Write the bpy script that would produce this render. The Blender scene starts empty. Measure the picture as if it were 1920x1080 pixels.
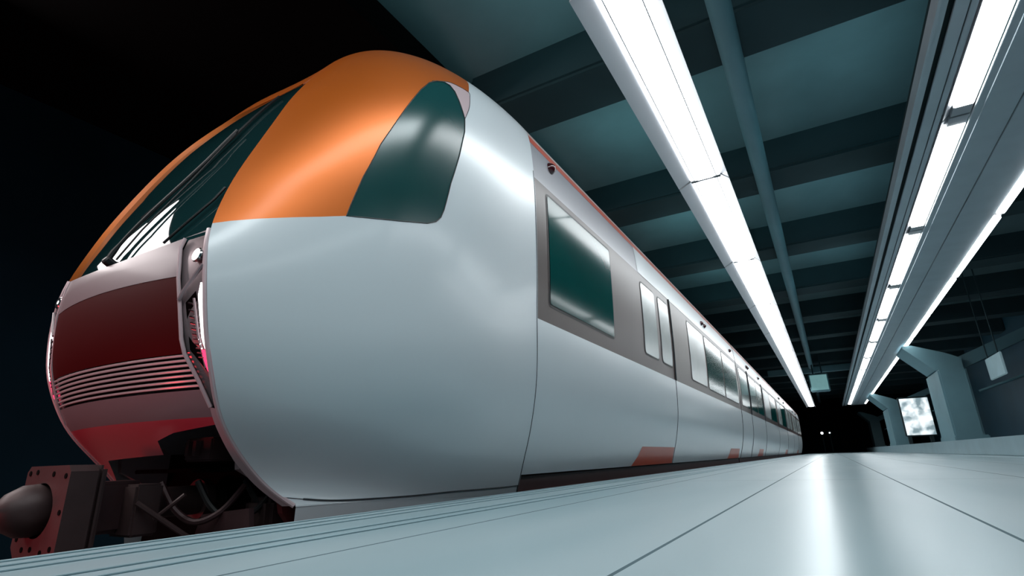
import bpy, bmesh, math, random
from mathutils import Vector, Matrix
from mathutils.geometry import delaunay_2d_cdt
random.seed(7)
C = bpy.context.scene.collection
S = bpy.context.scene
# ---------------------------------------------------------------- camera
H = 0.2255                      # lens height over the platform
def make_camera():
    f, P, V, s = 1000.0, (960, 540), (1560, 845), 0.03
    v = (V[0]-P[0], V[1]-P[1])
    e1 = Vector((v[0], v[1], f)).normalized()
    c = s*v[0]+v[1]
    up = -Vector((s, 1, -c/f)).normalized()
    ex = e1.cross(up)
    r = Matrix((ex, e1, up)).transposed()          # world -> lens (x right, y down, z ahead)
    m = Matrix((r[0], -r[1], -r[2])).transposed().to_4x4()
    m.translation = (0, 0, H)
    cd = bpy.data.cameras.new('camera'); o = bpy.data.objects.new('camera', cd); C.objects.link(o)
    cd.sensor_width = 36; cd.lens = f/1920*36; cd.clip_start = .02; cd.clip_end = 500
    o.matrix_world = m; S.camera = o
make_camera()
# ---------------------------------------------------------------- world and lights
S.view_settings.view_transform = 'Standard'; S.view_settings.look = 'None'
S.view_settings.exposure = 0.28; S.view_settings.gamma = 1.0; S.view_settings.use_curve_mapping = False
W = bpy.data.worlds.new('world'); S.world = W; W.use_nodes = True
bg = W.node_tree.nodes['Background']; bg.inputs[0].default_value = (.10, .30, .38, 1); bg.inputs[1].default_value = 0.10
def area(name, loc, size, power, col, target=None, sy=None, spread=None):
    l = bpy.data.lights.new(name, 'AREA'); l.energy = power; l.color = col; l.size = size
    if sy: l.shape = 'RECTANGLE'; l.size_y = sy
    if spread: l.spread = spread
    o = bpy.data.objects.new(name, l); C.objects.link(o); o.location = loc
    if target is not None:
        o.rotation_euler = (Vector(target)-Vector(loc)).to_track_quat('-Z', 'Y').to_euler()
    return o
TUBE = 8.0                      # brightness of the light fittings' diffusers
# the rows of light fittings go on behind the lens: same colour, same height
area('strip_light_behind', (-.98, -1.2, 4.3), .45, 150, (.88, .97, 1), (-.98, -1.2, 0), sy=9)
area('strip_light_behind', (2.1, -.2, 4.3), .30, 40, (.88, .97, 1), (2.1, -.2, 0), sy=9)
# red signal lamp on the track side throws red light on the nose from below
area('added_light_overhead', (-4.6, -1.6, 5.8), 1.0, 120, (1, .93, .92), (-4.2, .5, 0), sy=3)  # added light out of view, brightens the top of the nose
area('red_track_lamp', (-5.6, -1.6, -.3), .5, 24, (1, .05, .07), (-3.6, 1.6, .6))
area('added_light_far_side', (-9.0, -2.15, 4.75), 7.4, 270, (1, .93, .92), (-4.8, -2.15, 1.2), sy=2.1)  # added panel out of view, gives the windscreen its white reflection
area('added_light_far_side', (-6.1, 10.5, 5.4), .4, 420, (1, .90, .88), (-6.1, 10.5, 0), sy=13, spread=2.0)  # added light hidden behind the train, brightens the roof rim
# added lamps, without fittings of their own, wash the ceiling bays teal
for k in range(4):
    y = 4.6+5.0*k
    area('added_ceiling_wash', (-2.4, y, 5.2), .8, 15, (.42, .85, .9), (-2.4, y, 9), sy=.8)
    area('added_ceiling_wash', (1.4, y, 5.2), .8, 11, (.42, .80, .9), (1.4, y, 9), sy=.8)
# ---------------------------------------------------------------- helpers
def tag(o, label=None, cat=None, group=None, kind=None):
    if label: o['label'] = label
    if cat: o['category'] = cat
    if group: o['group'] = group
    if kind: o['kind'] = kind
    return o
def empty(name, loc, label, cat, group=None, rz=0):
    o = bpy.data.objects.new(name, None); C.objects.link(o); o.location = loc; o.rotation_euler = (0, 0, rz)
    o.empty_display_size = .1
    return tag(o, label, cat, group)
def origin(p):
    v = Vector((0, 0, 0))
    while p is not None:
        v += p.location; p = p.parent
    return v
def mesh(name, vs, fs, mat, parent=None, normals=None, smooth=False):
    """world-space vertices; stored relative to the parent"""
    off = origin(parent)
    me = bpy.data.meshes.new(name)
    me.from_pydata([tuple(Vector(v)-off) for v in vs], [], fs)
    me.materials.append(mat); me.update()
    if smooth or normals: me.polygons.foreach_set('use_smooth', [True]*len(me.polygons))
    if normals: me.normals_split_custom_set_from_vertices(normals)
    o = bpy.data.objects.new(name, me); C.objects.link(o); o.parent = parent
    return o
class MB:
    """collects boxes, tubes, prisms, lathes into one mesh"""
    def __init__(s): s.v = []; s.f = []
    def add(s, vs, fs):
        n = len(s.v); s.v += [tuple(v) for v in vs]; s.f += [tuple(i+n for i in f) for f in fs]; return s
    def box(s, a, b, bev=0.0):
        x0, y0, z0 = [min(p, q) for p, q in zip(a, b)]; x1, y1, z1 = [max(p, q) for p, q in zip(a, b)]
        if bev <= 0:
            vs = [(x, y, z) for x in (x0, x1) for y in (y0, y1) for z in (z0, z1)]
            return s.add(vs, [(0, 1, 3, 2), (4, 6, 7, 5), (0, 4, 5, 1), (2, 3, 7, 6), (0, 2, 6, 4), (1, 5, 7, 3)])
        bm = bmesh.new(); bmesh.ops.create_cube(bm, size=1)
        for v in bm.verts: v.co = ((x0+x1)/2+v.co.x*(x1-x0), (y0+y1)/2+v.co.y*(y1-y0), (z0+z1)/2+v.co.z*(z1-z0))
        bmesh.ops.bevel(bm, geom=bm.edges[:], offset=bev, segments=2, affect='EDGES')
        bm.verts.index_update()
        s.add([v.co[:] for v in bm.verts], [tuple(v.index for v in f.verts) for f in bm.faces]); bm.free(); return s
    def tube(s, pts, r, n=10, closed=False):
        pts = [Vector(p) for p in pts]; rr = r if isinstance(r, (list, tuple)) else [r]*len(pts)
        m = len(pts); rings = []; prev = None
        for i, p in enumerate(pts):
            a = pts[(i-1) % m] if (closed or i > 0) else p; b = pts[(i+1) % m] if (closed or i < m-1) else p
            d = (b-a).normalized()
            if prev is None: u = d.orthogonal().normalized()
            else: u = (prev-d*prev.dot(d)); u = u.normalized() if u.length > 1e-6 else d.orthogonal().normalized()
            prev = u; w = d.cross(u)
            rings.append([p+(u*math.cos(2*math.pi*k/n)+w*math.sin(2*math.pi*k/n))*rr[i] for k in range(n)])
        vs = [q for r_ in rings for q in r_]; fs = []
        for i in range(m if closed else m-1):
            j = (i+1) % m
            for k in range(n):
                fs.append((i*n+k, i*n+(k+1) % n, j*n+(k+1) % n, j*n+k))
        if not closed: fs += [tuple(range(n))[::-1], tuple((m-1)*n+k for k in range(n))]
        return s.add(vs, fs)
    def prism(s, poly, axis, a, b):
        """poly in the two other axes, extruded along axis from a to b"""
        def p3(q, c): return {0: (c, q[0], q[1]), 1: (q[0], c, q[1]), 2: (q[0], q[1], c)}[axis]
        n = len(poly); vs = [p3(q, a) for q in poly]+[p3(q, b) for q in poly]
        return s.add(vs, [tuple(range(n))[::-1], tuple(range(n, 2*n))]+[(i, (i+1) % n, n+(i+1) % n, n+i) for i in range(n)])
    def lathe(s, prof, c, axis, n=28):
        """prof: (radius, distance along axis) pairs"""
        ax = Vector(axis).normalized(); u = ax.orthogonal().normalized(); w = ax.cross(u); c = Vector(c)
        vs = []; fs = []
        for r, h in prof:
            vs += [c+ax*h+(u*math.cos(2*math.pi*k/n)+w*math.sin(2*math.pi*k/n))*r for k in range(n)]
        for i in range(len(prof)-1):
            for k in range(n): fs.append((i*n+k, i*n+(k+1) % n, (i+1)*n+(k+1) % n, (i+1)*n+k))
        fs += [tuple(range(n))[::-1], tuple((len(prof)-1)*n+k for k in range(n))]
        return s.add(vs, fs)
    def build(s, name, mat, parent=None, smooth=False, angle=None):
        o = mesh(name, s.v, s.f, mat, parent, smooth=smooth)
        bm = bmesh.new(); bm.from_mesh(o.data); bmesh.ops.recalc_face_normals(bm, faces=bm.faces[:])
        if smooth:
            for e in bm.edges:
                if len(e.link_faces) == 2 and e.calc_face_angle(0) > (angle or .6): e.smooth = False
        bm.to_mesh(o.data); bm.free(); return o
def structure(name, mb, mat): return tag(mb.build(name, mat), kind='structure')
def copy_tree(o, parent=None):
    c = o.copy(); C.objects.link(c); c.parent = parent
    for ch in [k for k in bpy.data.objects if k.parent == o]: copy_tree(ch, c)
    return c
# ---------------------------------------------------------------- materials
M = {}
def mat(name, col, rough=.5, metal=0, coat=0, emit=None, es=0, noise=None, spec=.5, bump=None):
    m = bpy.data.materials.new(name); m.use_nodes = True; nt = m.node_tree; b = nt.nodes['Principled BSDF']
    b.inputs['Base Color'].default_value = (*col, 1); b.inputs['Roughness'].default_value = rough
    b.inputs['Metallic'].default_value = metal; b.inputs['Coat Weight'].default_value = coat
    b.inputs['Coat Roughness'].default_value = .16; b.inputs['Specular IOR Level'].default_value = spec
    if emit: b.inputs['Emission Color'].default_value = (*emit, 1); b.inputs['Emission Strength'].default_value = es
    if noise or bump:
        tc = nt.nodes.new('ShaderNodeTexCoord'); n = nt.nodes.new('ShaderNodeTexNoise')
        n.inputs['Scale'].default_value = (noise or bump)[0]; n.inputs['Detail'].default_value = 5
        nt.links.new(tc.outputs['Object'], n.inputs['Vector'])
    if noise:
        mx = nt.nodes.new('ShaderNodeMix'); mx.data_type = 'RGBA'
        mx.inputs[6].default_value = (*[c*(1-noise[1]) for c in col], 1); mx.inputs[7].default_value = (*[min(1, c*(1+noise[1])) for c in col], 1)
        nt.links.new(n.outputs['Fac'], mx.inputs[0]); nt.links.new(mx.outputs[2], b.inputs['Base Color'])
    if bump:
        bp = nt.nodes.new('ShaderNodeBump'); bp.inputs['Strength'].default_value = bump[1]; bp.inputs['Distance'].default_value = .01
        nt.links.new(n.outputs['Fac'], bp.inputs['Height']); nt.links.new(bp.outputs[0], b.inputs['Normal'])
    M[name] = m; return m
mat('white_paint', (.62, .67, .70), .32, coat=.55, noise=(1.5, .02))
mat('orange_paint', (.58, .128, .010), .40, metal=.5, coat=.18, noise=(3, .05))
mat('tinted_glass', (.003, .062, .058), .10, coat=0, spec=.08, noise=(.8, .25))
mat('windscreen_glass', (.006, .03, .032), .03, spec=1.0, noise=(1.2, .3))
mat('band_glass', (.05, .025, .022), .30, spec=.35, noise=(1, .1))
mat('painted_glow_glass', (.34, .38, .38), .2, spec=.8, noise=(.7, .25))  # pale base colour stands in for the whitish light on these panes
mat('grey_paint', (.28, .28, .31), .35, coat=.4, noise=(2, .03))
mat('sill_brown', (.05, .012, .012), .5, noise=(6, .2))
mat('orange_patch', (.55, .075, .03), .4, coat=.3, noise=(3, .05))
mat('roof_red', (.55, .10, .06), .35, coat=.5, noise=(2, .05))
mat('front_red', (.06, .0004, .001), .5, coat=0, spec=.08, noise=(2, .1))
mat('front_white', (.24, .185, .20), .4, coat=.3, noise=(2, .04))
mat('rim_pink', (.55, .42, .44), .35, coat=.5, noise=(3, .04))
mat('dark_metal', (.045, .02, .022), .5, metal=.3, noise=(9, .35), bump=(30, .3))
mat('cast_metal', (.055, .032, .032), .5, metal=.3, noise=(8, .25), bump=(25, .4))
mat('black_rubber', (.006, .006, .007), .45, noise=(20, .3))
mat('void_black', (.002, .001, .001), .9, spec=.05, noise=(4, .3))
mat('chrome', (.75, .72, .72), .15, metal=1, noise=(5, .05))
mat('seam_dark', (.02, .025, .03), .6, noise=(8, .2))
mat('lamp_white', (.9, .9, .9), .3, emit=(1, .97, .97), es=3.2, noise=(5, .02))
mat('lamp_red', (.7, .03, .10), .3, emit=(1, .05, .16), es=1.2, noise=(5, .05))
mat('marker_red', (.05, .003, .006), .2, coat=.6, noise=(5, .1))
def tube_mat(name, strength, col=(.93, .98, 1)):
    m = mat(name, (.8, .8, .8), .4, emit=col, es=strength)
    return m
tube_mat('tube_bright', TUBE)
mat('fitting_grey', (.42, .43, .46), .35, metal=.2, noise=(4, .05))
mat('tray_grey', (.50, .56, .60), .45, metal=.1, noise=(2, .12))
mat('tray_groove', (.012, .03, .035), .6, noise=(3, .2))
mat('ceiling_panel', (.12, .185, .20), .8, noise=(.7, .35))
mat('ceiling_beam', (.018, .045, .053), .8, noise=(1, .3))
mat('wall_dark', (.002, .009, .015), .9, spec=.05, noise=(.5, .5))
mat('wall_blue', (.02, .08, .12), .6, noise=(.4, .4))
mat('pier_teal', (.16, .30, .34), .55, noise=(.6, .3))
mat('plinth_stone', (.30, .42, .46), .35, noise=(1.5, .2), bump=(40, .1))
mat('ballast', (.02, .015, .015), .9, noise=(20, .5), bump=(40, 1))
mat('rail_steel', (.25, .2, .19), .3, metal=.9, noise=(8, .2))
def floor_mat():
    m = mat('platform_stone', (.40, .50, .53), .3); nt = m.node_tree; L = nt.links; b = nt.nodes['Principled BSDF']
    geo = nt.nodes.new('ShaderNodeNewGeometry'); sep = nt.nodes.new('ShaderNodeSeparateXYZ'); L.new(geo.outputs['Position'], sep.inputs[0])
    def math_(op, a, b_=None):
        n = nt.nodes.new('ShaderNodeMath'); n.operation = op
        for i, q in enumerate((a, b_)):
            if q is None: continue
            if isinstance(q, (int, float)): n.inputs[i].default_value = q
            else: L.new(q, n.inputs[i])
        return n.outputs[0]
    def line(sock, off, per, w):
        q = math_('ADD', sock, off); q = math_('DIVIDE', q, per); q = math_('FRACT', q)
        return math_('LESS_THAN', q, w/per)
    jx = line(sep.outputs[0], 80-.37+.005, .8, .011); jy = line(sep.outputs[1], 81.1, 4.8, .010)
    j = math_('MAXIMUM', jx, jy)
    no = nt.nodes.new('ShaderNodeTexNoise'); no.inputs['Scale'].default_value = .9; no.inputs['Detail'].default_value = 1
    mp = nt.nodes.new('ShaderNodeMapping'); mp.inputs['Scale'].default_value = (2.0, .35, 1)
    L.new(geo.outputs['Position'], mp.inputs[0]); L.new(mp.outputs[0], no.inputs['Vector'])
    cr = nt.nodes.new('ShaderNodeValToRGB'); cr.color_ramp.elements[0].position = .0; cr.color_ramp.elements[1].position = 1
    cr.color_ramp.elements[0].color = (.17, .30, .34, 1); cr.color_ramp.elements[1].color = (.44, .53, .56, 1)
    L.new(no.outputs['Fac'], cr.inputs[0])
    mx = nt.nodes.new('ShaderNodeMix'); mx.data_type = 'RGBA'; mx.inputs[7].default_value = (.03, .08, .10, 1)
    L.new(j, mx.inputs[0]); L.new(cr.outputs[0], mx.inputs[6]); L.new(mx.outputs[2], b.inputs['Base Color'])
    n2 = nt.nodes.new('ShaderNodeTexNoise'); n2.inputs['Scale'].default_value = 1.2; n2.inputs['Detail'].default_value = 1
    mp2 = nt.nodes.new('ShaderNodeMapping'); mp2.inputs['Scale'].default_value = (6, .6, 1)
    L.new(geo.outputs['Position'], mp2.inputs[0]); L.new(mp2.outputs[0], n2.inputs['Vector'])
    mr = nt.nodes.new('ShaderNodeMapRange'); mr.inputs[3].default_value = .27; mr.inputs[4].default_value = .31
    L.new(n2.outputs['Fac'], mr.inputs[0]); 
    r2 = math_('ADD', mr.outputs[0], math_('MULTIPLY', j, .5)); L.new(r2, b.inputs['Roughness'])
    b.inputs['Specular IOR Level'].default_value = .9
    return m
floor_mat()
# ---------------------------------------------------------------- nose and body section tables
CX=-3.5; YS=4.39
TB=[ # hwM, yM, zM, hwS, zS, tangent out, tangent y, tangent z
(.90,2.14,.02,1.02,-.05, .25,.9,0),
(.80,2.05,.11,1.07,.10, .4,.9,0),
(.77,1.94,.22,1.12,.27, .5,.9,0),
(.78,1.82,.34,1.18,.45, .55,.85,0),
(.82,1.69,.48,1.24,.72, .6,.8,0),
(.86,1.61,.64,1.27,.92, .6,.8,0),
(.88,1.55,.79,1.285,1.1, .6,.8,0),
(.88,1.51,.94,1.295,1.28, .6,.8,.0),
(.86,1.48,1.22,1.305,1.6, .6,.8,.05),
(.80,1.49,1.46,1.32,1.85, .65,.75,.1),
(.765,1.57,1.72,1.33,2.12, .7,.72,.15),
(.76,1.64,1.93,1.335,2.35, .7,.7,.2),
(.745,1.82,2.34,1.34,2.75, .7,.65,.3),
(.69,1.95,2.62,1.335,3.02, .7,.6,.4),
(.64,2.09,2.86,1.32,3.22, .65,.6,.55),
(.56,2.22,3.06,1.30,3.46, .55,.50,.75),
(.45,2.36,3.25,1.225,3.67, .4,.45,.95),
(.25,2.44,3.33,.85,3.88, .2,.45,.95),
(0,2.47,3.36,0,4.0, 0,.45,.95)]
N=len(TB)-1
_FINE=None
def _cr(a,b,c,d,f):
    return tuple(0.5*((2*q)+(-p+r)*f+(2*p-5*q+4*r-s)*f*f+(-p+3*q-3*r+s)*f**3) for p,q,r,s in zip(a,b,c,d))
def _raw(t):
    t=max(0,min(N-1e-9,t)); i=int(t); f=t-i
    g=lambda k: TB[max(0,min(N,k))]
    d=g(i+2)
    if i+2>N:
        e=TB[N-1]; d=(-e[0],e[1],e[2],-e[3],e[4],-e[5],e[6],e[7])
    return _cr(g(i-1),g(i),g(i+1),d,f)
def _build():
    n=4*N; R=[list(_raw(k/4)) for k in range(n+1)]
    for _ in range(7):
        Q=[r[:] for r in R]
        for k in range(1,n+1):
            nx=R[k+1] if k<n else [-R[n-1][0],R[n-1][1],R[n-1][2],-R[n-1][3],R[n-1][4],-R[n-1][5],R[n-1][6],R[n-1][7]]
            Q[k]=[(a+2*b+c)/4 for a,b,c in zip(R[k-1],R[k],nx)]
        R=Q
    return R
def row(t):
    global _FINE
    if _FINE is None: _FINE=_build()
    F=_FINE; n=len(F)-1; x=max(0,min(n-1e-9,t*4)); i=int(x); f=x-i
    g=lambda k: F[max(0,min(n,k))]
    d=g(i+2)
    if i+2>n:
        e=F[n-1]; d=(-e[0],e[1],e[2],-e[3],e[4],-e[5],e[6],e[7])
    return _cr(g(i-1),g(i),g(i+1),d,f)
def cab(w,t,side=1):
    hM,yM,zM,hS,zS,to,ty,tz=row(t)
    L=math.sqrt((yM-YS)**2+(zM-zS)**2+(hM-hS)**2)
    l=L*1.15
    a=(hM,yM,zM);b=(hS,YS,zS);ta=(to*l,ty*l,tz*l);tb=(0,l*.9,0)
    h0=2*w**3-3*w*w+1;h1=w**3-2*w*w+w;h2=-2*w**3+3*w*w;h3=w**3-w*w
    p=[h0*A+h1*TA+h2*B+h3*TB_ for A,TA,B,TB_ in zip(a,ta,b,tb)]
    return (CX+side*p[0],p[1],p[2])
# ---------------------------------------------------------------- the station
def station():
    EDGE = -2.06
    structure('floor', MB().box((EDGE, -4, -.9), (11, 78, 0)), M['platform_stone'])
    t = MB()                                           # ribbed edge strip: raised ribs that run along the edge
    for x in (-2.03, -1.93, -1.83, -1.60, -1.50): t.box((x-.012, -4, 0), (x+.012, 74, .004), .0015)
    structure('trim_1', t, M['plinth_stone'])
    structure('trim_2', MB().box((3.4, -4, 0), (4.0, 74, .42), .02), M['plinth_stone'])   # low stone kerb the piers stand behind
    structure('trim_3', MB().box((4.0, -4, 0), (9, 74, .40)), M['wall_blue'])
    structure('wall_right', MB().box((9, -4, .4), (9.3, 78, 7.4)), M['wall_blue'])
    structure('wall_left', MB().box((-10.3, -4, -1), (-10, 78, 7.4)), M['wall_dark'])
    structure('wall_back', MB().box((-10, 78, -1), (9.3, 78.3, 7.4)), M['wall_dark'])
    structure('ground', MB().box((-10, -4, -1.2), (EDGE, 78, -.95)), M['ballast'])
    # ceiling: shallow curved bays between transverse beams
    vs = []; fs = []; n = 0
    ys = [-4+i*.25 for i in range(int(82/.25)+1)]
    for y in ys:
        z = 6.5+.5*math.sin(math.pi*(((y-2.1) % 5.0)/5.0))
        vs += [(-10.3, y, z), (9.3, y, z)]
    for i in range(len(ys)-1): fs.append((2*i, 2*i+1, 2*i+3, 2*i+2))
    m = len(vs)
    vs += [(-10.3, -4, 7.5), (9.3, -4, 7.5), (-10.3, 78, 7.5), (9.3, 78, 7.5)]
    fs.append((m, m+2, m+3, m+1))
    tag(mesh('ceiling', vs, fs, M['ceiling_panel'], smooth=True), kind='structure')
    # black slab added over the track, its colour stands in for unlit dark
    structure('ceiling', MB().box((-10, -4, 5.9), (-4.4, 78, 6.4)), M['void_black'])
    k = 0
    for i in range(1, 15):
        y = 2.1+5.0*i
        if y < -3 or y > 76: continue
        k += 1
        o = MB().box((-4.4, y-.55, 5.95), (9, y+.55, 6.75), .05).build('ceiling_beam', M['ceiling_beam'])
        tag(o, 'dark transverse ceiling beam, %s from the camera' % ORD[k-1], 'beam', 'transverse ceiling beams')
    for x, r, lab in ((-.25, .15, 'teal pipe running along the ceiling above the gap between light rows'),):
        o = MB().tube([(x, -3, 5.75), (x, 30, 5.75), (x, 74, 5.75)], r, 16).build('ceiling_pipe', M['pier_teal'], smooth=True)
        tag(o, lab, 'pipe')
    # rails
    for x, w in ((-4.22, 'farther from the platform'), (-2.78, 'nearer the platform')):
        g = MB().box((x-.07, -4, -.95), (x+.07, 76, -.93)).box((x-.012, -4, -.93), (x+.012, 76, -.83)).box((x-.035, -4, -.83), (x+.035, 76, -.80), .008)
        tag(g.build('rail', M['rail_steel']), 'steel running rail under the train, the one %s' % w, 'rail')
ORD = ['first', 'second', 'third', 'fourth', 'fifth', 'sixth', 'seventh', 'eighth', 'ninth', 'tenth', 'eleventh', 'twelfth', 'thirteenth', 'fourteenth', 'fifteenth', 'sixteenth', 'seventeenth']
station()

def light_rows():
    Z = 4.2; P = 4.27
    # row over the platform edge: V-shaped fitting, sloped grey wings beside a bright diffuser
    def edge_fitting():
        r = empty('light_fitting', (-.98, 0, Z), '', 'light fitting', 'light fittings in the row over the train')
        x0, x1 = -1.36, -.62; a, b = -1.17, -.73; g = .02
        for (p, q) in ((x0, a), (x1, b)):
            MB().prism([(p, Z), (q, Z+.10), (q, Z+.125), (p, Z+.02)], 1, g, P-g).build('wing', M['fitting_grey'], r)
        MB().box((a, g, Z+.125), (b, P-g, Z+.17)).build('housing', M['fitting_grey'], r)
        d = MB()
        d.prism([(a+.004, Z+.085), (a+.13, Z+.06), (b-.13, Z+.06), (b-.004, Z+.085), (b-.004, Z+.12), (a+.004, Z+.12)], 1, .04, P-.04)
        d.build('diffuser', M['tube_bright'], r)
        for x in (a+.05, b-.065): MB().box((x, .03, Z+.068), (x+.012, P-.03, Z+.085)).build('diffuser_rib', M['fitting_grey'], r)
        for p, q in ((g, .04), (P-.04, P-g)): MB().box((a, p, Z+.07), (b, q, Z+.12)).build('end_cap', M['fitting_grey'], r)
        return r
    # row in the wide tray: narrower and flush
    def tray_fitting():
        r = empty('light_fitting', (2.12, 0, Z), '', 'light fitting', 'light fittings in the wide tray')
        a, b = 1.96, 2.27
        MB().box((a, .02, Z+.09), (b, P-.02, Z+.14)).build('housing', M['fitting_grey'], r)
        MB().box((a+.10, .24, Z+.02), (b-.01, P-.24, Z+.088), .01).build('diffuser', M['tube_bright'], r)
        MB().prism([(a+.012, Z), (a+.095, Z+.07), (a+.095, Z+.085), (a+.012, Z+.03)], 1, .02, P-.02).build('reflector', M['fitting_grey'], r)
        for p, q in ((.02, .235), (P-.235, P-.02)): MB().box((a+.10, p, Z+.03), (b-.01, q, Z+.088)).build('end_cap', M['fitting_grey'], r)
        return r
    def slim_fitting():
        r = empty('slim_light_fitting', (3.40, 0, Z), '', 'light fitting', 'slim light fittings on the tray edge')
        MB().box((3.33, .02, Z+.06), (3.47, P-.02, Z+.12)).build('housing', M['fitting_grey'], r)
        MB().box((3.34, .12, Z+.005), (3.46, P-.12, Z+.06), .012).build('diffuser', M['tube_bright'], r)
        return r
    for fn, where, ks in ((edge_fitting, 'broad bright light fitting over the train', range(-1, 12)),
                      (tray_fitting, 'recessed bright light fitting in the wide grey tray', range(-1, 12)),
                      (slim_fitting, 'slim bright light fitting on the tray edge', range(0, 12))):
        p = fn()
        for i, k in enumerate(ks):
            o = p if i == 0 else copy_tree(p)
            o.location.y = 7.9+P*(k-0)-P*0
            o['label'] = '%s, %s from the camera' % (where, ORD[i])
    # the tray that carries the two right rows: long panels with dark grooves between
    y0, y1 = 3.4, 60
    r = empty('lighting_tray', (1.95, y0, Z), 'long wide grey metal tray suspended right of the train, carrying two light rows', 'lighting tray')
    for a, b, z, m in ((1.63, 1.70, .02, 'tray_grey'), (1.76, 1.88, .02, 'tray_grey'), (1.895, 1.955, .02, 'tray_grey'), (2.275, 2.36, 0, 'tray_grey'), (2.38, 2.74, .03, 'tray_grey'), (2.76, 3.32, .03, 'tray_grey')):
        MB().box((a, y0, Z+z), (b, y1, Z+z+.03), .004).build('tray_panel', M[m], r)
    MB().box((1.60, y0, Z+.145), (3.34, y1, Z+.20)).build('tray_back', M['tray_groove'], r)
    MB().box((1.60, y0, Z-.02), (1.628, y1, Z+.145)).build('tray_lip', M['tray_grey'], r)
    for x, w in ((-.98, 'over the train side'), (2.5, 'over the wide tray')):
        k = 0
        for y in (7.9, 16.44, 24.98, 33.5, 42.0, 50.6):
            k += 1
            zt = 4.36 if x < 0 else 4.39
            tag(MB().tube([(x, y, zt), (x, y, 6.7)], .02, 8).build('hanger_rod', M['ceiling_beam'], smooth=True),
                'thin dark hanger rod %s, %s from the camera' % (w, ORD[k-1]), 'hanger rod', 'hanger rods')
light_rows()

def piers():
    k = 0
    for y0, y1 in ((26, 29), (48, 52.5), (70, 74)):
        n = ORD[k]; k += 1
        r = empty('platform_pier', (4.75, y0, .40), 'broad teal platform pier with a bracket head, %s in the row on the right' % n, 'pier', 'platform piers')
        MB().box((4.06, y0, .40), (4.95, y1, 3.1), .06).build('shaft', M['pier_teal'], r)
        MB().box((4.03, y0-.1, .40), (5.05, y1+.1, .62), .03).build('plinth', M['pier_teal'], r)
        MB().prism([(4.06, 3.1), (4.95, 3.1), (4.95, 3.5), (4.5, 3.75), (3.5, 4.16), (3.2, 4.16), (3.2, 4.06)], 1, y0+.4, y1-.4).build('bracket', M['pier_teal'], r)
        MB().prism([(4.95, 3.1), (4.95, 3.6), (7.4, 4.6), (7.4, 4.2)], 1, y0+.8, y1-.8).build('back_bracket', M['pier_teal'], r)
        MB().tube([(5.2, y0+.4, 2.2), (8.8, y0+.4, 3.4)], .05, 8).build('tie_bar', M['pier_teal'], r, smooth=True)
    r = empty('poster_lightbox', (5.0, 44, .40), 'bright white backlit poster box between two piers on the right', 'lightbox')
    MB().box((4.35, 44, .95), (6.05, 44.3, 3.45), .04).build('frame', M['tray_groove'], r)
    MB().box((4.43, 43.96, 1.03), (5.97, 44.0, 3.35)).build('poster_panel', M['poster'], r)
    for xx in (4.45, 5.6): MB().box((xx, 44.05, .40), (xx+.2, 44.25, .96)).build('foot', M['tray_groove'], r)
    r = empty('hanging_notice', (5.4, 24, 2.7), 'small pale notice panel hanging beside the nearest pier', 'sign')
    MB().box((5.37, 23.2, 2.45), (5.43, 25.2, 3.2), .02).build('panel', M['notice'], r)
    for yy in (23.5, 24.9): MB().tube([(5.4, yy, 3.2), (5.4, yy, 6.95)], .02, 8).build('hanger', M['ceiling_beam'], r)
    # far end of the platform
    r = empty('hanging_display', (.1, 40, 3.8), 'boxy teal grey display hanging far down the platform between the light rows', 'display')
    MB().box((-.5, 39.8, 3.85), (.62, 40.3, 5.0), .05).build('casing', M['pier_teal'], r)
    MB().box((-.42, 39.76, 3.95), (.54, 39.8, 4.9)).build('screen', M['display_glow'], r)
    for xx in (-.2, .3): MB().tube([(xx, 40.05, 5), (xx, 40.05, 6.6)], .04, 8).build('hanger', M['ceiling_beam'], r)
    tag(MB().box((-3.0, 42, 5.35), (2.4, 42.4, 5.75), .03).build('gantry_beam', M['pier_teal']), 'teal cross beam above the hanging display far away', 'beam')
    for x, w in ((-.62, 'left'), (.12, 'right')):
        r = empty('signal_lamp', (x, 70, 0), 'tiny white signal lamp on a post at the dark platform end, the %s one' % w, 'lamp', 'tiny lamps at the platform end')
        MB().tube([(x, 70, 0), (x, 70, 1.95)], .05, 8).build('post', M['ceiling_beam'], r)
        MB().lathe([(.17, .0), (.17, .2)], (x, 70.05, 2.1), (0, 1, 0), 16).build('lamp_housing', M['ceiling_beam'], r)
        MB().lathe([(.13 if w == 'left' else .07, 0), (.13 if w == 'left' else .07, .03)], (x, 70.015, 2.1), (0, 1, 0), 16).build('lens', M['lamp_white'], r)
mat('poster', (.6, .65, .68), .5, emit=(.8, .92, .95), es=1.0)
def poster_nodes():
    m = M['poster']; nt = m.node_tree; b = nt.nodes['Principled BSDF']
    tc = nt.nodes.new('ShaderNodeTexCoord'); n = nt.nodes.new('ShaderNodeTexNoise'); n.inputs['Scale'].default_value = 1.6; n.inputs['Detail'].default_value = 3
    cr = nt.nodes.new('ShaderNodeValToRGB'); cr.color_ramp.elements[0].position = .40; cr.color_ramp.elements[1].position = .6
    cr.color_ramp.elements[0].color = (.12, .18, .20, 1); cr.color_ramp.elements[1].color = (.85, .93, .95, 1)
    nt.links.new(tc.outputs['Object'], n.inputs['Vector']); nt.links.new(n.outputs['Fac'], cr.inputs[0]); nt.links.new(cr.outputs[0], b.inputs['Emission Color'])
poster_nodes()
mat('notice', (.3, .42, .46), .5, emit=(.4, .6, .65), es=.12, noise=(2, .2))
mat('display_glow', (.1, .2, .2), .3, emit=(.3, .6, .62), es=.35, noise=(4, .3))
piers()
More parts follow.
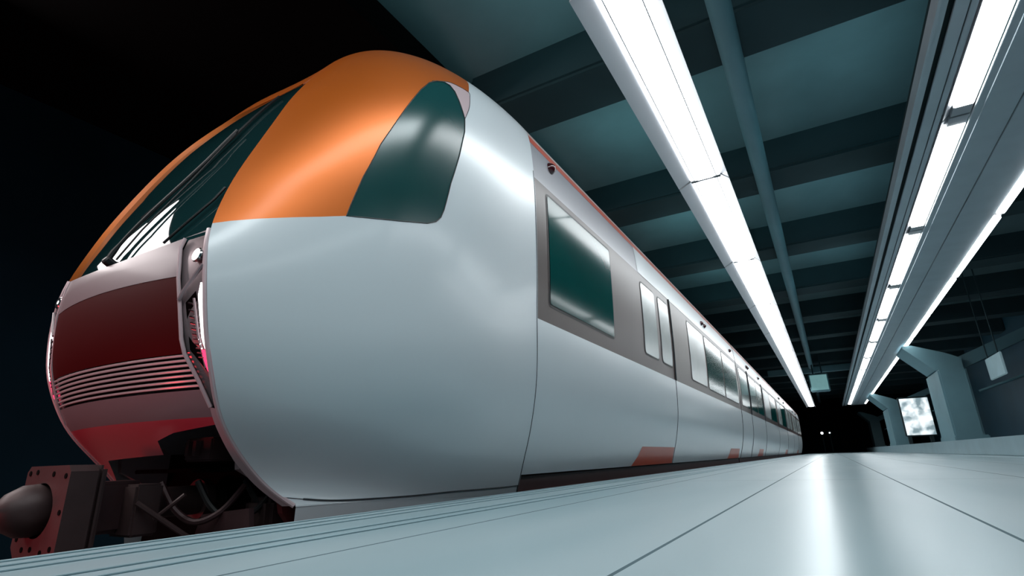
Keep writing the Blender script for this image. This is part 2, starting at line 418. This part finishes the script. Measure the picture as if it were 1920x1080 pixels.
# ---------------------------------------------------------------- the train's surfaces
def srow_z(t): return row(t)[4]
def t_of_z(z):
    a, b = 0.0, 18.0
    for _ in range(40):
        m = (a+b)/2
        if srow_z(m) < z: a = m
        else: b = m
    return (a+b)/2
def bodypt(y, t, side):
    r = row(t); return (CX+side*r[3], y, r[4])
def front(v, t):
    hM, yM, zM = row(t)[:3]
    b = .12 if t < 8.5 else .12-.09*min(1, (t-8.5)/3)
    return (CX+hM*v, yM-b*(hM/.88)*(1-v*v), zM)
def normal(fn, a, b, ea=1e-3, eb=1e-2, ref=None):
    p = Vector(fn(a, b)); u = Vector(fn(a+ea, b))-Vector(fn(a-ea, b)); v = Vector(fn(a, b+eb))-Vector(fn(a, b-eb))
    n = u.cross(v)
    n = n.normalized() if n.length > 1e-12 else Vector((0, 0, 1))
    if ref is not None and n.dot(ref(p)) < 0: n = -n
    return n
out_ref = lambda p: Vector((p.x-CX, (p.y-5)*.35 if p.y < 5 else 0, (p.z-1.6)*.6))
def surf_mesh(name, fn, params, faces, material, parent, off=0.0, ref=out_ref):
    vs = []; ns = []
    for a, b in params:
        n = normal(fn, a, b, ref=ref); ns.append(n); vs.append(Vector(fn(a, b))+n*off)
    fs = []
    for f in faces:
        p = [vs[i] for i in f]; n = (p[1]-p[0]).cross(p[2]-p[0])
        m = ns[f[0]]+ns[f[1]]+ns[f[2]]
        fs.append(tuple(f) if n.dot(m) >= 0 else tuple(f)[::-1])
    return mesh(name, vs, fs, material, parent, normals=[n[:] for n in ns])
def densify(poly, d):
    o = []
    for i, p in enumerate(poly):
        q = poly[(i+1) % len(poly)]
        n = max(1, int(max(abs(q[0]-p[0])/d[0], abs(q[1]-p[1])/d[1])))
        o += [(p[0]+(q[0]-p[0])*k/n, p[1]+(q[1]-p[1])*k/n) for k in range(n)]
    return o
def inside(p, poly):
    c = False; j = len(poly)-1
    for i in range(len(poly)):
        a, b = poly[i], poly[j]
        if (a[1] > p[1]) != (b[1] > p[1]) and p[0] < (b[0]-a[0])*(p[1]-a[1])/(b[1]-a[1])+a[0]: c = not c
        j = i
    return c
def partition(rect, polys, d):
    """splits the parameter rectangle by the polygons: {name: (points, triangles)}"""
    a0, a1, b0, b1 = rect; vs = []; es = []
    for _, poly in [('', [(a0, b0), (a1, b0), (a1, b1), (a0, b1)])]+polys:
        n = len(vs); q = densify(poly, d); vs += [Vector((x/d[0], y/d[1])) for x, y in q]
        es += [(n+i, n+(i+1) % len(q)) for i in range(len(q))]
    nb = len(vs); grid = []
    na = int((a1-a0)/d[0]); nn = int((b1-b0)/d[1])
    for i in range(1, na):
        for j in range(1, nn): grid.append(Vector((a0/d[0]+i+.01, b0/d[1]+j+.013)))
    cell = {}
    for v in vs: cell.setdefault((int(v.x//1), int(v.y//1)), []).append(v)
    for g in grid:
        if all((g-v).length > .45 for i in (-1, 0, 1) for j in (-1, 0, 1) for v in cell.get((int(g.x//1)+i, int(g.y//1)+j), [])): vs.append(g)
    rv, _, rf, *_ = delaunay_2d_cdt(vs, es, [], 0, 1e-5)
    res = {}
    for f in rf:
        c = (rv[f[0]]+rv[f[1]]+rv[f[2]])/3; c = (c.x*d[0], c.y*d[1])
        if not (a0 <= c[0] <= a1 and b0 <= c[1] <= b1): continue
        nm = next((n for n, p in polys if inside(c, p)), 'rest')
        res.setdefault(nm, []).append(f)
    o = {}
    for nm, fs in res.items():
        idx = {}; ps = []; nf = []
        for f in fs:
            t = []
            for i in f:
                if i not in idx: idx[i] = len(ps); ps.append((min(a1, max(a0, rv[i].x*d[0])), min(b1, max(b0, rv[i].y*d[1]))))
                t.append(idx[i])
            nf.append(tuple(t))
        o[nm] = (ps, nf)
    return o
def merge(parts):
    ps = []; fs = []; tagside = []
    for p, f in parts:
        n = len(ps); ps += p; fs += [tuple(i+n for i in t) for t in f]
    return ps, fs
def smoothcurve(pts, n=6):
    o = []
    for i in range(len(pts)-1):
        a = pts[max(0, i-1)]; b = pts[i]; c = pts[i+1]; d = pts[min(len(pts)-1, i+2)]
        for k in range(n): o.append(_cr(a, b, c, d, k/n))
    return o+[tuple(pts[-1])]

# ---------------------------------------------------------------- side strips and panes of the carriages
def strip(name, y0, y1, t0, t1, material, parent, side=1, off=0.0, rad=0.0, ny=1, thick=0.0):
    """patch of the carriage side between two heights, with rounded corners, lying on or just proud of the skin"""
    nt = max(2, int((t1-t0)/.35)); ts = [t0+(t1-t0)*i/nt for i in range(nt+1)]
    if rad > 0:
        z0, z1 = srow_z(t0), srow_z(t1)
        for q in (.12, .3, .6, 1): ts += [t_of_z(z0+rad*q), t_of_z(z1-rad*q)]
        ts = sorted(set(round(t, 4) for t in ts if t0 <= t <= t1))
    z0, z1 = srow_z(ts[0]), srow_z(ts[-1]); ps = []
    for t in ts:
        z = srow_z(t); ins = 0
        if rad > 0:
            dz = min(z-z0, z1-z)
            if dz < rad: ins = rad-math.sqrt(max(0, rad*rad-(rad-dz)**2))
        for k in range(ny+1): ps.append((y0+ins+(y1-y0-2*ins)*k/ny, t))
    fs = []
    for i in range(len(ts)-1):
        for k in range(ny):
            a = i*(ny+1)+k; fs.append((a, a+1, a+ny+2, a+ny+1))
    fn = lambda y, t: bodypt(y, t, side)
    ref = lambda p: Vector((p.x-CX, 0, (p.z-1.6)*.3))
    o = surf_mesh(name, fn, ps, fs, material, parent, off, ref)
    if thick > 0:
        m = o.modifiers.new('thickness', 'SOLIDIFY'); m.thickness = thick; m.offset = -1
    return o
TB0, TB1 = t_of_z(1.50), t_of_z(3.0)      # glazing band
TO0, TO1 = t_of_z(3.43), t_of_z(3.52)     # red cant line
def seam_ring(parent, y, t0, t1, r, material='seam_dark', name='panel_seam', side=1):
    pts = [bodypt(y, t0+(t1-t0)*k/24, side) for k in range(25)]
    return MB().tube(pts, r, 6).build(name, M[material], parent, smooth=True)
def carriage_body(parent, y0, y1, lead=False, tail=False):
    e = .05
    ya, yb = (y0 if lead else y0+e), y1-e
    # lower white side, glazing band, upper grey strip, roof: each its own part on both flanks
    for side in (1, -1):
        strip('lower_side_panel', ya, yb, 1.0, TB0, M['white_paint'], parent, side, 0, 0, 6)
        strip('glazing_band', ya, yb, TB0, TB1, M['band_glass'], parent, side, 0, 0, 6)
        strip('cantrail_panel', ya, yb, TB1, TO0, M['grey_paint'] if lead else M['white_paint'], parent, side, 0, 0, 6)
        strip('red_cant_line', ya, yb, TO0, TO1, M['roof_red'], parent, side, .002, 0, 6)
    ps = []; fs = []; n = 40
    for j in range(n+1):
        u = TO1+(18-TO1)*j/n*2
        if u <= 18: t, s = u, 1
        else: t, s = 36-u, -1
        a = bodypt(ya, t, s); b = bodypt(yb, t, s); ps += [a, b]
    for j in range(n): fs.append((2*j, 2*j+1, 2*j+3, 2*j+2))
    o = mesh('roof', ps, fs, M['roof_paint'], parent, smooth=True)
    # sill under the body side and closed ends and floor
    MB().box((CX-1.00, ya+.02, -.42), (CX+1.02, yb-.02, .085)).build('sill', M['sill_brown'], parent)
    ring = [bodypt(yb, 1+17*k/40, 1) for k in range(41)]+[bodypt(yb, 18-17*k/40, -1) for k in range(1, 41)]
    mesh('end_wall', ring, [tuple(range(len(ring)))], M['void_black'], parent)
    if not lead:
        r2 = [(p[0], ya, p[2]) for p in ring]
        mesh('end_wall', r2, [tuple(range(len(r2)))[::-1]], M['void_black'], parent)
        # gangway bellows between the carriages
        b = MB()
        for q in range(3):
            yy = y0+.012+.012*q
            g = [(CX+(p[0]-CX)*.965, yy, 1.7+(p[2]-1.7)*.965) for p in ring]
            b.tube(g, .009, 6, closed=True)
        b.build('gangway_bellows', M['black_rubber'], parent, smooth=True)
    for yy in ((y0+y1)/2-(y1-y0)*.32, (y0+y1)/2+(y1-y0)*.34):
        bg_ = MB()
        bg_.box((CX-.95, yy-1.0, -.62), (CX+.95, yy+1.0, -.42), .02).build('bogie_frame', M['dark_metal'], parent)
        for yw in (yy-.7, yy+.7):
            w = MB().tube([(CX-.72, yw, -.45), (CX+.72, yw, -.45)], .06, 10)
            for x in (CX-.78, CX+.68): w.lathe([(.35, 0), (.35, .10)], (x, yw, -.45), (1, 0, 0), 24)
            w.build('wheelset', M['rail_steel'], parent, smooth=True)
def pane(parent, y0, y1, z0, z1, material, rad=.07, side=1):
    f = strip('window', y0-.03, y1+.03, t_of_z(z0-.03), t_of_z(z1+.03), M['black_rubber'], parent, side, .003, rad+.03)
    strip('pane', y0, y1, t_of_z(z0), t_of_z(z1), M[material], f, side, .007, rad)
    return f
def marker(parent, y, z, r=.045, n=1):
    for k in range(n):
        p = Vector(bodypt(y+k*.34, t_of_z(z), 1)); nn = Vector((.98, 0, .12))
        MB().lathe([(r*1.15, 0), (r*1.1, .02), (r*.8, .05), (r*.35, .07), (.002, .075)], p-nn*.01, nn, 18).build('marker_light', M['marker_red'], parent, smooth=True, angle=1.2)
def patch(parent, y0, y1, side=1):
    # step patch slanted at its near end
    ts = [1.02, 1.4, 1.8, t_of_z(.36)]; ps = []
    for i, t in enumerate(ts): ps += [(y0+.35*i/3, t), (y1, t)]
    surf_mesh('step_patch', lambda y, t: bodypt(y, t, side), ps, [(2*i, 2*i+1, 2*i+3, 2*i+2) for i in range(3)], M['orange_patch'], parent, .004, lambda p: Vector((p.x-CX, 0, 0)))
mat('roof_paint', (.66, .60, .59), .33, coat=.6, noise=(1.5, .02))

def lead_car():
    R_ = empty('metro_train', (CX, 1.5, -.80), 'white and orange driving carriage with raked windscreen at the head of the train', 'train', )
    # ------------- nose flanks, split along real panel joints
    win = [(0.223, 9.47), (0.242, 10.68), (0.266, 11.53), (0.311, 12.41), (0.369, 13.58), (.405, 14.10), (0.44, 14.36), (.475, 14.50), (0.502, 14.47), (.52, 14.25), (0.533, 13.88), (0.555, 13.12), (0.553, 12.58), (0.531, 11.76), (0.504, 11.0), (0.486, 10.11), (0.477, 9.85), (0.461, 9.68), (0.432, 9.57), (0.353, 9.50), (0.285, 9.475)]
    surround = [(.445, 14.37), (.475, 14.50), (.502, 14.47), (.52, 14.25), (.533, 13.88), (.555, 13.12), (.579, 13.75), (.595, 14.39), (.597, 14.70), (.55, 14.70), (.50, 14.62)]
    orange = [(-.01, 9.11), (0.026, 9.21), (0.065, 9.28), (0.134, 9.36), (0.173, 9.40), (0.223, 9.47), (0.242, 10.68), (0.266, 11.53), (0.311, 12.41), (0.369, 13.58), (.405, 14.10), (.445, 14.37), (.50, 14.62), (.55, 14.70), (.597, 14.70), (.62, 15.4), (.635, 16.5), (.64, 18.1), (-.01, 18.1)]
    bottom = [(-.01, -.1), (1.01, -.1), (1.01, .45), (.593, .39), (.336, .21), (.12, .18), (.036, .40), (-.01, .62)]
    pr = partition((0, 1, 0, 18), [('glass', win), ('surround', surround), ('orange', orange), ('skirt', bottom)], (.02, .25))
    fn = {s: (lambda w, t, s=s: cab(w, t, s)) for s in (1, -1)}
    def both(name, key, material):
        # one wrap-over panel made of both flanks
        ps, fs = pr[key]; vs = []; ns = []; ff = []
        for s in (1, -1):
            n0 = len(vs)
            for a, b in ps:
                vs.append(Vector(cab(a, b, s))); ns.append(normal(fn[s], a, min(b, 17.95), ref=out_ref) if b < 17.98 else Vector((0, -.1 if a > .3 else -.75, 1)).normalized() if False else normal(fn[s], a, min(b, 17.95), ref=out_ref))
            for f in fs:
                t = tuple(i+n0 for i in f); p = [vs[i] for i in t]
                nn = (p[1]-p[0]).cross(p[2]-p[0]); m = ns[t[0]]+ns[t[1]]+ns[t[2]]
                ff.append(t if nn.dot(m) >= 0 else t[::-1])
        for i, v in enumerate(vs):
            if abs(v.x-CX) < 1e-4: ns[i] = Vector((0, ns[i].y, ns[i].z)).normalized()
        return mesh(name, vs, ff, material, R_, normals=[n[:] for n in ns])
    both('nose_shell', 'rest', M['white_paint'])['label'] = 'glossy pale white nose side'
    both('orange_cowl', 'orange', M['orange_paint'])['label'] = 'orange cowl around the windscreen'
    for s in (1, -1):
        surf_mesh('cab_side_window', fn[s], *pr['glass'], M['cab_glass'], R_, -.003)
        surf_mesh('window_corner_panel', fn[s], *pr['surround'], M['rim_pink'], R_)
        surf_mesh('nose_skirt', fn[s], *pr['skirt'], M['white_paint'], R_, -.006)
        def lower(w, t, s=s):
            p = cab(w, 0, s); return (p[0]-s*.05*t, p[1]+.03*t, p[2]-.30*t)
        ps = [(.0+i/40, j/3) for j in range(4) for i in range(41)]
        fs = [(j*41+i, j*41+i+1, (j+1)*41+i+1, (j+1)*41+i) for j in range(3) for i in range(40)]
        surf_mesh('nose_skirt', lower, ps, fs, M['white_paint'], R_, -.006)
        # joints between the panels
        def seam(pts, r, name='panel_seam', m='seam_dark', closed=False):
            q = [Vector(cab(a, b, s)) for a, b in pts]
            return MB().tube(q, r, 6, closed).build(name, M[m], R_, smooth=True)
        seam(smoothcurve([(.036, .40), (.12, .18), (.336, .21), (.593, .39), (.99, .45)]), .004)
        seam([(.995, t/4) for t in range(0, 54)], .0045)
        seam(densify(win, (.02, .25)), .004, 'window_gasket', 'black_rubber', True)
        seam(smoothcurve([(.42, 14.25), (.445, 14.37), (.50, 14.62), (.55, 14.70), (.597, 14.70), (.595, 14.39), (.579, 13.75), (.555, 13.12)]), .0035)
    # ------------- front face
    wb = [(v/10, 8.62+.38*(v/10)**2) for v in range(-10, 11)]
    wind = [(-1.01, 9.0)]+wb+[(1.01, 9.0), (1.01, 18.2), (-1.01, 18.2)]
    hl = [(1.01, 8.95), (.80, 8.86), (.775, 8.6), (.785, 7.9), (.805, 6.5), (.815, 6.03), (.885, 5.09), (.93, 4.3), (1.01, 4.2)]
    rim = [(1.01, 4.2), (.93, 4.3), (.92, 3.4), (.90, 2.4), (.90, 1.3), (.905, -.1), (1.01, -.1)]
    mir = lambda P: [(-x, y) for x, y in P]
    grille = [(-.815, 6.03), (.815, 6.03), (.885, 5.0), (.89, 4.85), (-.89, 4.85), (-.885, 5.0)]
    red = [(-.79, 7.95), (.79, 7.95), (.805, 6.5), (.815, 6.03), (-.815, 6.03), (-.805, 6.5)]
    val = [(-.93, 4.0), (.93, 4.0), (.93, 3.75), (.55, 3.55), (.35, 3.3), (.30, 2.75), (-.60, 2.62), (-.84, 1.6), (-.90, 1.5), (-.92, 3.4)]
    void = [(-.92, 3.9), (.93, 3.9), (.92, 3.4), (.90, 2.4), (.90, -.1), (-.90, -.1), (-.90, 2.4)]
    fp = partition((-1, 1, 0, 17.6), [('wind', wind), ('hlR', hl), ('hlL', mir(hl)), ('rimR', rim), ('rimL', mir(rim)), ('red', red), ('grille', grille), ('val', val), ('void', void)], (.05, .22))
    fref = lambda p: Vector((0, -1, .25))
    fr = lambda nm, key, m, off=0: surf_mesh(nm, front, *fp[key], M[m], R_, off, fref)
    fr('windscreen', 'wind', 'windscreen_glass', -.028)
    fr('front_panel', 'rest', 'front_white', 0)
    fr('red_front_panel', 'red', 'front_red', -.002)
    g = fr('grille', 'grille', 'void_black', -.03)
    fr('front_valance', 'val', 'valance_lit_red', 0)
    bars = MB()
    for k in range(7):
        t = 4.98+k*.165; hw = .885-(t-4.98)*.06
        bars.tube([Vector(front(-hw+2*hw*i/24, t))+Vector((0, .008, 0)) for i in range(25)], .0075, 6)
    bars.build('grille_bars', M['rim_pink'], R_, smooth=True)
    fr('rim', 'rimR', 'rim_pink'); fr('rim', 'rimL', 'rim_pink')
    # rounded lip along the mask edge
    for s in (1, -1):
        MB().tube([Vector(front(s*.985, t/4))+Vector((-s*.004, .004, 0)) for t in range(0, 37)], .014, 8).build('mask_lip', M['rim_pink'], R_, smooth=True)
        rv_ = []
        for t in range(35, 71):
            p = Vector(front(s*1.0, t/4)); q = Vector(front(s*.985, t/4))+Vector((0, .032, -.014)); rv_ += [p, p.lerp(q, .5), q]
        n_ = len(rv_)//3
        mesh('windscreen_surround', rv_, [(3*i+k, 3*i+k+1, 3*i+k+4, 3*i+k+3) for i in range(n_-1) for k in (0, 1)], M['orange_paint'], R_, smooth=True)
    # headlight units: recessed pocket, lens, chevron, ribbed reflector, light bars
    for s, key in ((1, 'hlR'), (-1, 'hlL')):
        P = hl if s == 1 else mir(hl)
        u = surf_mesh('headlight_unit', front, *fp[key], M['headlight_grey'], R_, -.022, fref)
        F3 = lambda v, t, o=0: Vector(front(s*v, t))+Vector((0, -o, 0))
        b = MB()
        b.tube([F3(a, c, .0) for a, c in [(.80, 8.84), (.782, 8.6), (.79, 7.9), (.81, 6.5), (.82, 6.03), (.89, 5.09), (.935, 4.3)]], .010, 8)
        b.build('headlight_rim', M['rim_pink'], u, smooth=True)
        b = MB(); b.tube([F3(.80, 7.45, .0), F3(.84, 7.62, .004), F3(.975, 8.12, .004)], .011, 8).build('chevron_bar', M['front_white'], u, smooth=True)
        c = F3(.925, 8.36, -.012)
        b = MB(); b.lathe([(.001, .0), (.035, .0), (.042, -.012), (.034, -.02)], c, (0, 1, -.1), 20).build('lens_ring', M['chrome'], u, smooth=True)
        b = MB(); b.lathe([(.033, -.004), (.026, -.014), (.012, -.020), (.001, -.021)], c, (0, 1, -.1), 20).build('headlamp', M['lamp_white'], u, smooth=True)
        # dark pocket with the ribbed reflector
        ps = [(.825, 7.40), (.90, 7.62), (.925, 6.9), (.955, 5.75), (.945, 5.35), (.84, 6.15)]
        b = MB(); q = [F3(a, c_, -.017) for a, c_ in ps]; b.add(q, [tuple(range(6))]).build('lamp_pocket', M['void_black'], u)
        b = MB()
        for k in range(11):
            f = k/10; t = 7.38-1.5*f; v = .855+.05*f
            b.tube([F3(v, t, -.012), F3(v+.045, t-.05, -.004)], .006, 6)
        b.build('reflector_ribs', M['chrome'], u, smooth=True)
        b = MB(); b.tube([F3(.905, 7.45, -.003), F3(.925, 6.6, -.003), F3(.95, 5.5, -.003)], .006, 6).build('reflector_edge', M['front_white'], u, smooth=True)
        def bar(nm, m, L):
            vs = []
            for v0, v1, t in L: vs += [F3(v0, t, .0), F3(v1, t, .0), F3(v0, t, -.02), F3(v1, t, -.02)]
            fs = []
            for i in range(len(L)-1):
                a = 4*i; fs += [(a, a+1, a+5, a+4), (a, a+4, a+6, a+2), (a+1, a+3, a+7, a+5), (a+2, a+6, a+7, a+3)]
            fs += [(0, 2, 3, 1), (len(vs)-4, len(vs)-3, len(vs)-1, len(vs)-2)]
            MB().add(vs, fs).build(nm, M[m], u)
        bar('white_light_bar', 'lamp_white', [(.955, .975, 7.75), (.938, .985, 7.5), (.945, .972, 7.1), (.95, .975, 6.75), (.95, .99, 6.5), (.955, .993, 6.32), (.965, .994, 6.1)])
        bar('red_light_bar', 'lamp_red', [(.940, .995, 6.08), (.945, .995, 5.8), (.958, .995, 5.45), (.985, .995, 5.1)])
    # underside void: coupler bay, slanted cheeks, slab
    MB().box((CX-.80, 2.25, -.35), (CX+.80, 4.3, .33)).build('coupler_bay', M['void_black'], R_)
    for s in (1, -1):
        b = MB().prism([(1.93, .36), (2.2, .37), (2.42, .20), (2.30, .10), (2.12, .13), (1.95, .22)], 0, CX+s*.60, CX+s*.64)
        b.build('bay_cheek', M['front_white'], R_)
        # angled lifeguard plates behind the lips
        b = MB().prism([(2.10, .16), (2.9, .16), (3.0, -.25), (2.35, -.25), (2.15, -.02)], 0, CX+s*.74, CX+s*.78)
        b.build('lifeguard_plate', M['dark_red_plate'], R_)
    MB().box((CX-.50, 1.98, .21), (CX+.50, 2.7, .235), .005).build('bay_floor_slab', M['void_black'], R_)
    b = MB().box((CX+.25, 1.86, .27), (CX+.50, 2.2, .40), .01).box((CX+.30, 1.83, .30), (CX+.33, 1.87, .38)).box((CX+.37, 1.83, .30), (CX+.40, 1.87, .38))
    b.build('junction_box', M['dark_metal'], R_)
    MB().box((CX-.85, 2.9, -.42), (CX+.95, 4.4, -.02)).build('underframe', M['void_black'], R_)
    # drawgear under the nose
    b = MB().tube([(CX+.03, 1.70, .05), (CX+.03, 2.9, .05)], .085, 20).lathe([(.12, 0), (.12, .05)], (CX+.03, 2.1, .05), (0, 1, 0), 20).lathe([(.11, 0), (.13, .03), (.11, .06)], (CX+.03, 2.45, .05), (0, 1, 0), 20)
    b.build('drawbar', M['cast_metal'], R_, smooth=True)
    MB().box((CX+.05, 1.62, -.10), (CX+.28, 1.76, .16), .012).build('mounting_bracket', M['cast_metal'], R_)
    b = MB().tube([(CX+.30, 1.62, .07), (CX+.42, 1.85, -.12)], .014, 8).tube([(CX+.42, 1.80, .10), (CX+.30, 1.72, -.02)], .012, 8)
    b.build('brace', M['cast_metal'], R_, smooth=True)
    for k, (x, y, c) in enumerate(((.45, 2.05, 'black_rubber'), (.60, 2.25, 'black_rubber'), (.35, 1.9, 'dark_metal'))):
        pts = [(CX+x-.18, y-.1, .16), (CX+x-.08, y-.06, .02), (CX+x+.03, y, -.05), (CX+x+.13, y+.08, .0), (CX+x+.14, y+.2, .13)]
        MB().tube(smoothcurve(pts, 5), .018, 8).build('air_hose', M[c], R_, smooth=True)
    MB().box((CX+.42, 2.15, -.12), (CX+.66, 2.45, .06), .03).build('air_tank', M['cast_metal'], R_)
    MB().box((CX-.62, 2.3, -.30), (CX-.2, 2.7, .12), .02).build('equipment_box', M['dark_metal'], R_)
    b = MB().prism([(CX+.30, -.02), (CX+.72, .02), (CX+.78, -.28), (CX+.20, -.28)], 1, 1.98, 2.01)
    b.build('step_plate', M['dark_metal'], R_)
    # ------------- coupler head in front of the nose
    X0, X1, Y0, Y1, Z0, Z1 = CX-.17, CX+.30, 1.30, 1.42, -.17, .265
    cx, cz, rr = CX+.045, .055, .135
    outer = [(X0, Z0+.05), (X0+.05, Z0), (X1-.04, Z0), (X1, Z0+.04), (X1, Z1-.03), (X1-.03, Z1), (X0+.03, Z1), (X0, Z1-.03)]
    od = densify(outer, (.03, .03)); nh = 36
    circ = [(cx+rr*math.cos(a)*(1+.06*math.cos(3*a)), cz+rr*math.sin(a)*(1+.05*math.cos(2*a))) for a in [2*math.pi*k/nh for k in range(nh)]]
    vs = [Vector(p) for p in od+circ]; n = len(od)
    es = [(i, (i+1) % n) for i in range(n)]+[(n+i, n+(i+1) % nh) for i in range(nh)]
    rv, _, rf, *_ = delaunay_2d_cdt(vs, es, [], 0, 1e-6)
    rf = [f for f in rf if not inside(tuple(sum((rv[i] for i in f), Vector((0, 0)))/3), circ) and inside(tuple(sum((rv[i] for i in f), Vector((0, 0)))/3), od)]
    k = len(rv); b = MB()
    b.add([(p.x, Y0, p.y) for p in rv]+[(p.x, Y1, p.y) for p in rv], [tuple(f) for f in rf]+[tuple(i+k for i in f)[::-1] for f in rf]
          + [(i, (i+1) % n, (i+1) % n+k, i+k) for i in range(n)]+[(n+i, n+i+k, n+(i+1) % nh+k, n+(i+1) % nh) for i in range(nh)])
    cp = b.build('coupler_face', M['cast_metal'], R_)
    h = MB()
    for hx, hz in [(X0+.04, Z1-.035), (X0+.12, Z1-.03), (X0+.30, Z1-.04), (X1-.04, Z1-.05), (X1-.03, .05), (X1-.05, Z0+.06), (X0+.33, Z0+.04), (X0+.22, Z0+.05), (X0+.13, Z0+.045), (X0+.05, Z0+.09)]:
        h.lathe([(.013, 0), (.013, .004)], (hx, Y0-.003, hz), (0, 1, 0), 10)
    h.build('bolt_hole', M['void_black'], cp)
    b = MB().lathe([(.134, .10), (.134, .02), (.10, .06), (.03, .09), (.001, .09)], (cx, Y0, cz), (0, 1, 0), 28); b.build('coupler_socket', M['dark_metal'], R_, smooth=True)
    # cone and hook that stand out of the socket
    b = MB().lathe([(.10, .08), (.125, .0), (.12, -.06), (.085, -.12), (.04, -.155), (.001, -.16)], (cx-.05, Y0, cz-.0), (0, 1, 0), 28); b.build('coupler_cone', M['cast_metal'], R_, smooth=True)
    MB().tube([(cx-.07, Y0-.30, cz+.005), (cx-.05, Y0-.12, cz)], .010, 8).build('coupler_pin', M['chrome'], R_, smooth=True)
    MB().box((X0+.10, Y1, -.14), (X1-.01, 1.47, .262), .02).build('coupler_housing', M['cast_metal'], R_)
    MB().box((X0+.12, 1.47, -.08), (X1-.14, 1.72, .18), .02).build('coupler_shank', M['dark_metal'], R_)
    MB().box((X0+.02, Y0+.02, Z0-.06), (X1-.08, Y1+.1, Z0-.005), .015).build('coupler_foot', M['cast_metal'], R_)
    # ------------- wipers on the windscreen
    G = lambda v, t, o: Vector(front(v, t))+Vector((0, -(o-.026)*.88, (o-.026)*.47))
    def wiper(ap, bp, piv, r):
        w = MB().tube([G(a, t, .035) for a, t in smoothcurve(ap, 4)], [r*1.5]*4+[r]*(len(smoothcurve(ap, 4))-4), 8).build('wiper_arm', M['black_rubber'], R_, smooth=True)
        if piv: MB().lathe([(.028, .0), (.028, .05), (.018, .06)], G(*piv, -.005), (0, -.85, .5), 16).build('wiper_pivot', M['black_rubber'], w, smooth=True)
        b_ = MB().tube([G(a, t, .018) for a, t in smoothcurve(bp, 4)], .011, 6).build('wiper_blade', M['black_rubber'], w, smooth=True)
    wiper([(0.0, 8.78), (.03, 9.2), (.19, 10.6), (.44, 12.4)], [(-.05, 10.2), (.2, 11.3), (.44, 12.6), (.55, 14.2)], (0.0, 8.76), .011)
    MB().tube([G(a, t, .03) for a, t in [(.12, 8.72), (.22, 9.5), (.36, 11.0), (.45, 12.3)]], .006, 6).build('wiper_link', M['black_rubber'], R_, smooth=True)
    MB().tube([G(a, t, .02) for a, t in [(.59, 8.88), (.75, 9.4), (.90, 9.95), (.95, 10.3)]], .008, 6).build('wiper_arm', M['black_rubber'], R_, smooth=True)
    # ------------- straight body behind the cab seam
    carriage_body(R_, YS, 18.1, lead=True)
    pane(R_, 4.66, 6.55, 1.70, 2.90, 'tinted_glass', .03)
    pane(R_, 7.95, 8.72, 1.72, 2.84, 'painted_glow_glass'); pane(R_, 8.95, 9.62, 1.72, 2.84, 'painted_glow_glass')
    pane(R_, 11.2, 12.8, 1.68, 2.88, 'painted_glow_glass'); pane(R_, 13.0, 15.2, 1.66, 2.88, 'tinted_glass'); pane(R_, 15.35, 17.7, 1.66, 2.88, 'tinted_glass')
    for y0, y1 in ((4.66, 6.55), (7.95, 9.62), (11.2, 12.8), (13.0, 17.7)): pane(R_, y0, y1, 1.70, 2.88, 'tinted_glass', .05, -1)
    seam_ring(R_, 9.78, 1.0, TB0, .007); seam_ring(R_, 9.78, TB0, TB1, .022)
    marker(R_, 4.85, 3.33, .062); marker(R_, 13.0, 3.2, .05, 2); marker(R_, 17.2, 3.2, .05)
    patch(R_, 7.5, 9.74); patch(R_, 15.6, 17.6)
    # pale end piece of the cantrail where the roof line turns white
    strip('cantrail_panel', 7.9, 18.04, TB1, TO0, M['white_paint'], R_, 1, .004, .0, 4)
mat('cab_glass', (.003, .05, .05), .22, spec=.45, noise=(.8, .25))
mat('valance_lit_red', (.60, .06, .09), .28, coat=.6, noise=(2, .05))  # red light falling on the pale valance is put into this colour
mat('headlight_grey', (.30, .24, .25), .25, metal=.5, coat=.4, noise=(6, .15))
mat('dark_red_plate', (.10, .012, .014), .5, noise=(5, .2))
lead_car()

def trailer(y0, y1, ws, seams, n):
    R_ = empty('train_carriage', (CX, y0, -.80), 'white carriage with long dark window band, %s behind the orange driving carriage' % n, 'carriage', 'carriages coupled behind the driving carriage')
    carriage_body(R_, y0, y1)
    for a, b, m in ws: pane(R_, a, b, 1.68, 2.86, m)
    pane(R_, y0+1, y1-1, 1.68, 2.86, 'tinted_glass', .06, -1)
    for y in seams: seam_ring(R_, y, 1.0, TB0, .012); seam_ring(R_, y, TB0, TB1, .03)
    marker(R_, y0+2.9, 3.2, .055, 2); marker(R_, y0+6.6, 3.2, .055)
    patch(R_, y0+4.4, y0+6.2)
    return R_
trailer(18.1, 32.0, [(18.5, 20.4, 'tinted_glass'), (20.9, 22.8, 'tinted_glass'), (23.0, 25.0, 'tinted_glass'), (25.7, 28.2, 'painted_glow_glass'), (28.5, 31.4, 'tinted_glass')], (20.64, 25.2), 'first')
trailer(32.0, 44.8, [(32.5, 35, 'painted_glow_glass'), (35.3, 38.2, 'tinted_glass'), (39, 41.5, 'painted_glow_glass'), (41.8, 44.3, 'painted_glow_glass')], (38.5,), 'second')
trailer(44.8, 57.5, [(45.3, 48, 'painted_glow_glass'), (48.3, 50.6, 'painted_glow_glass'), (51.5, 54, 'painted_glow_glass'), (54.3, 57, 'painted_glow_glass')], (51.0,), 'third')
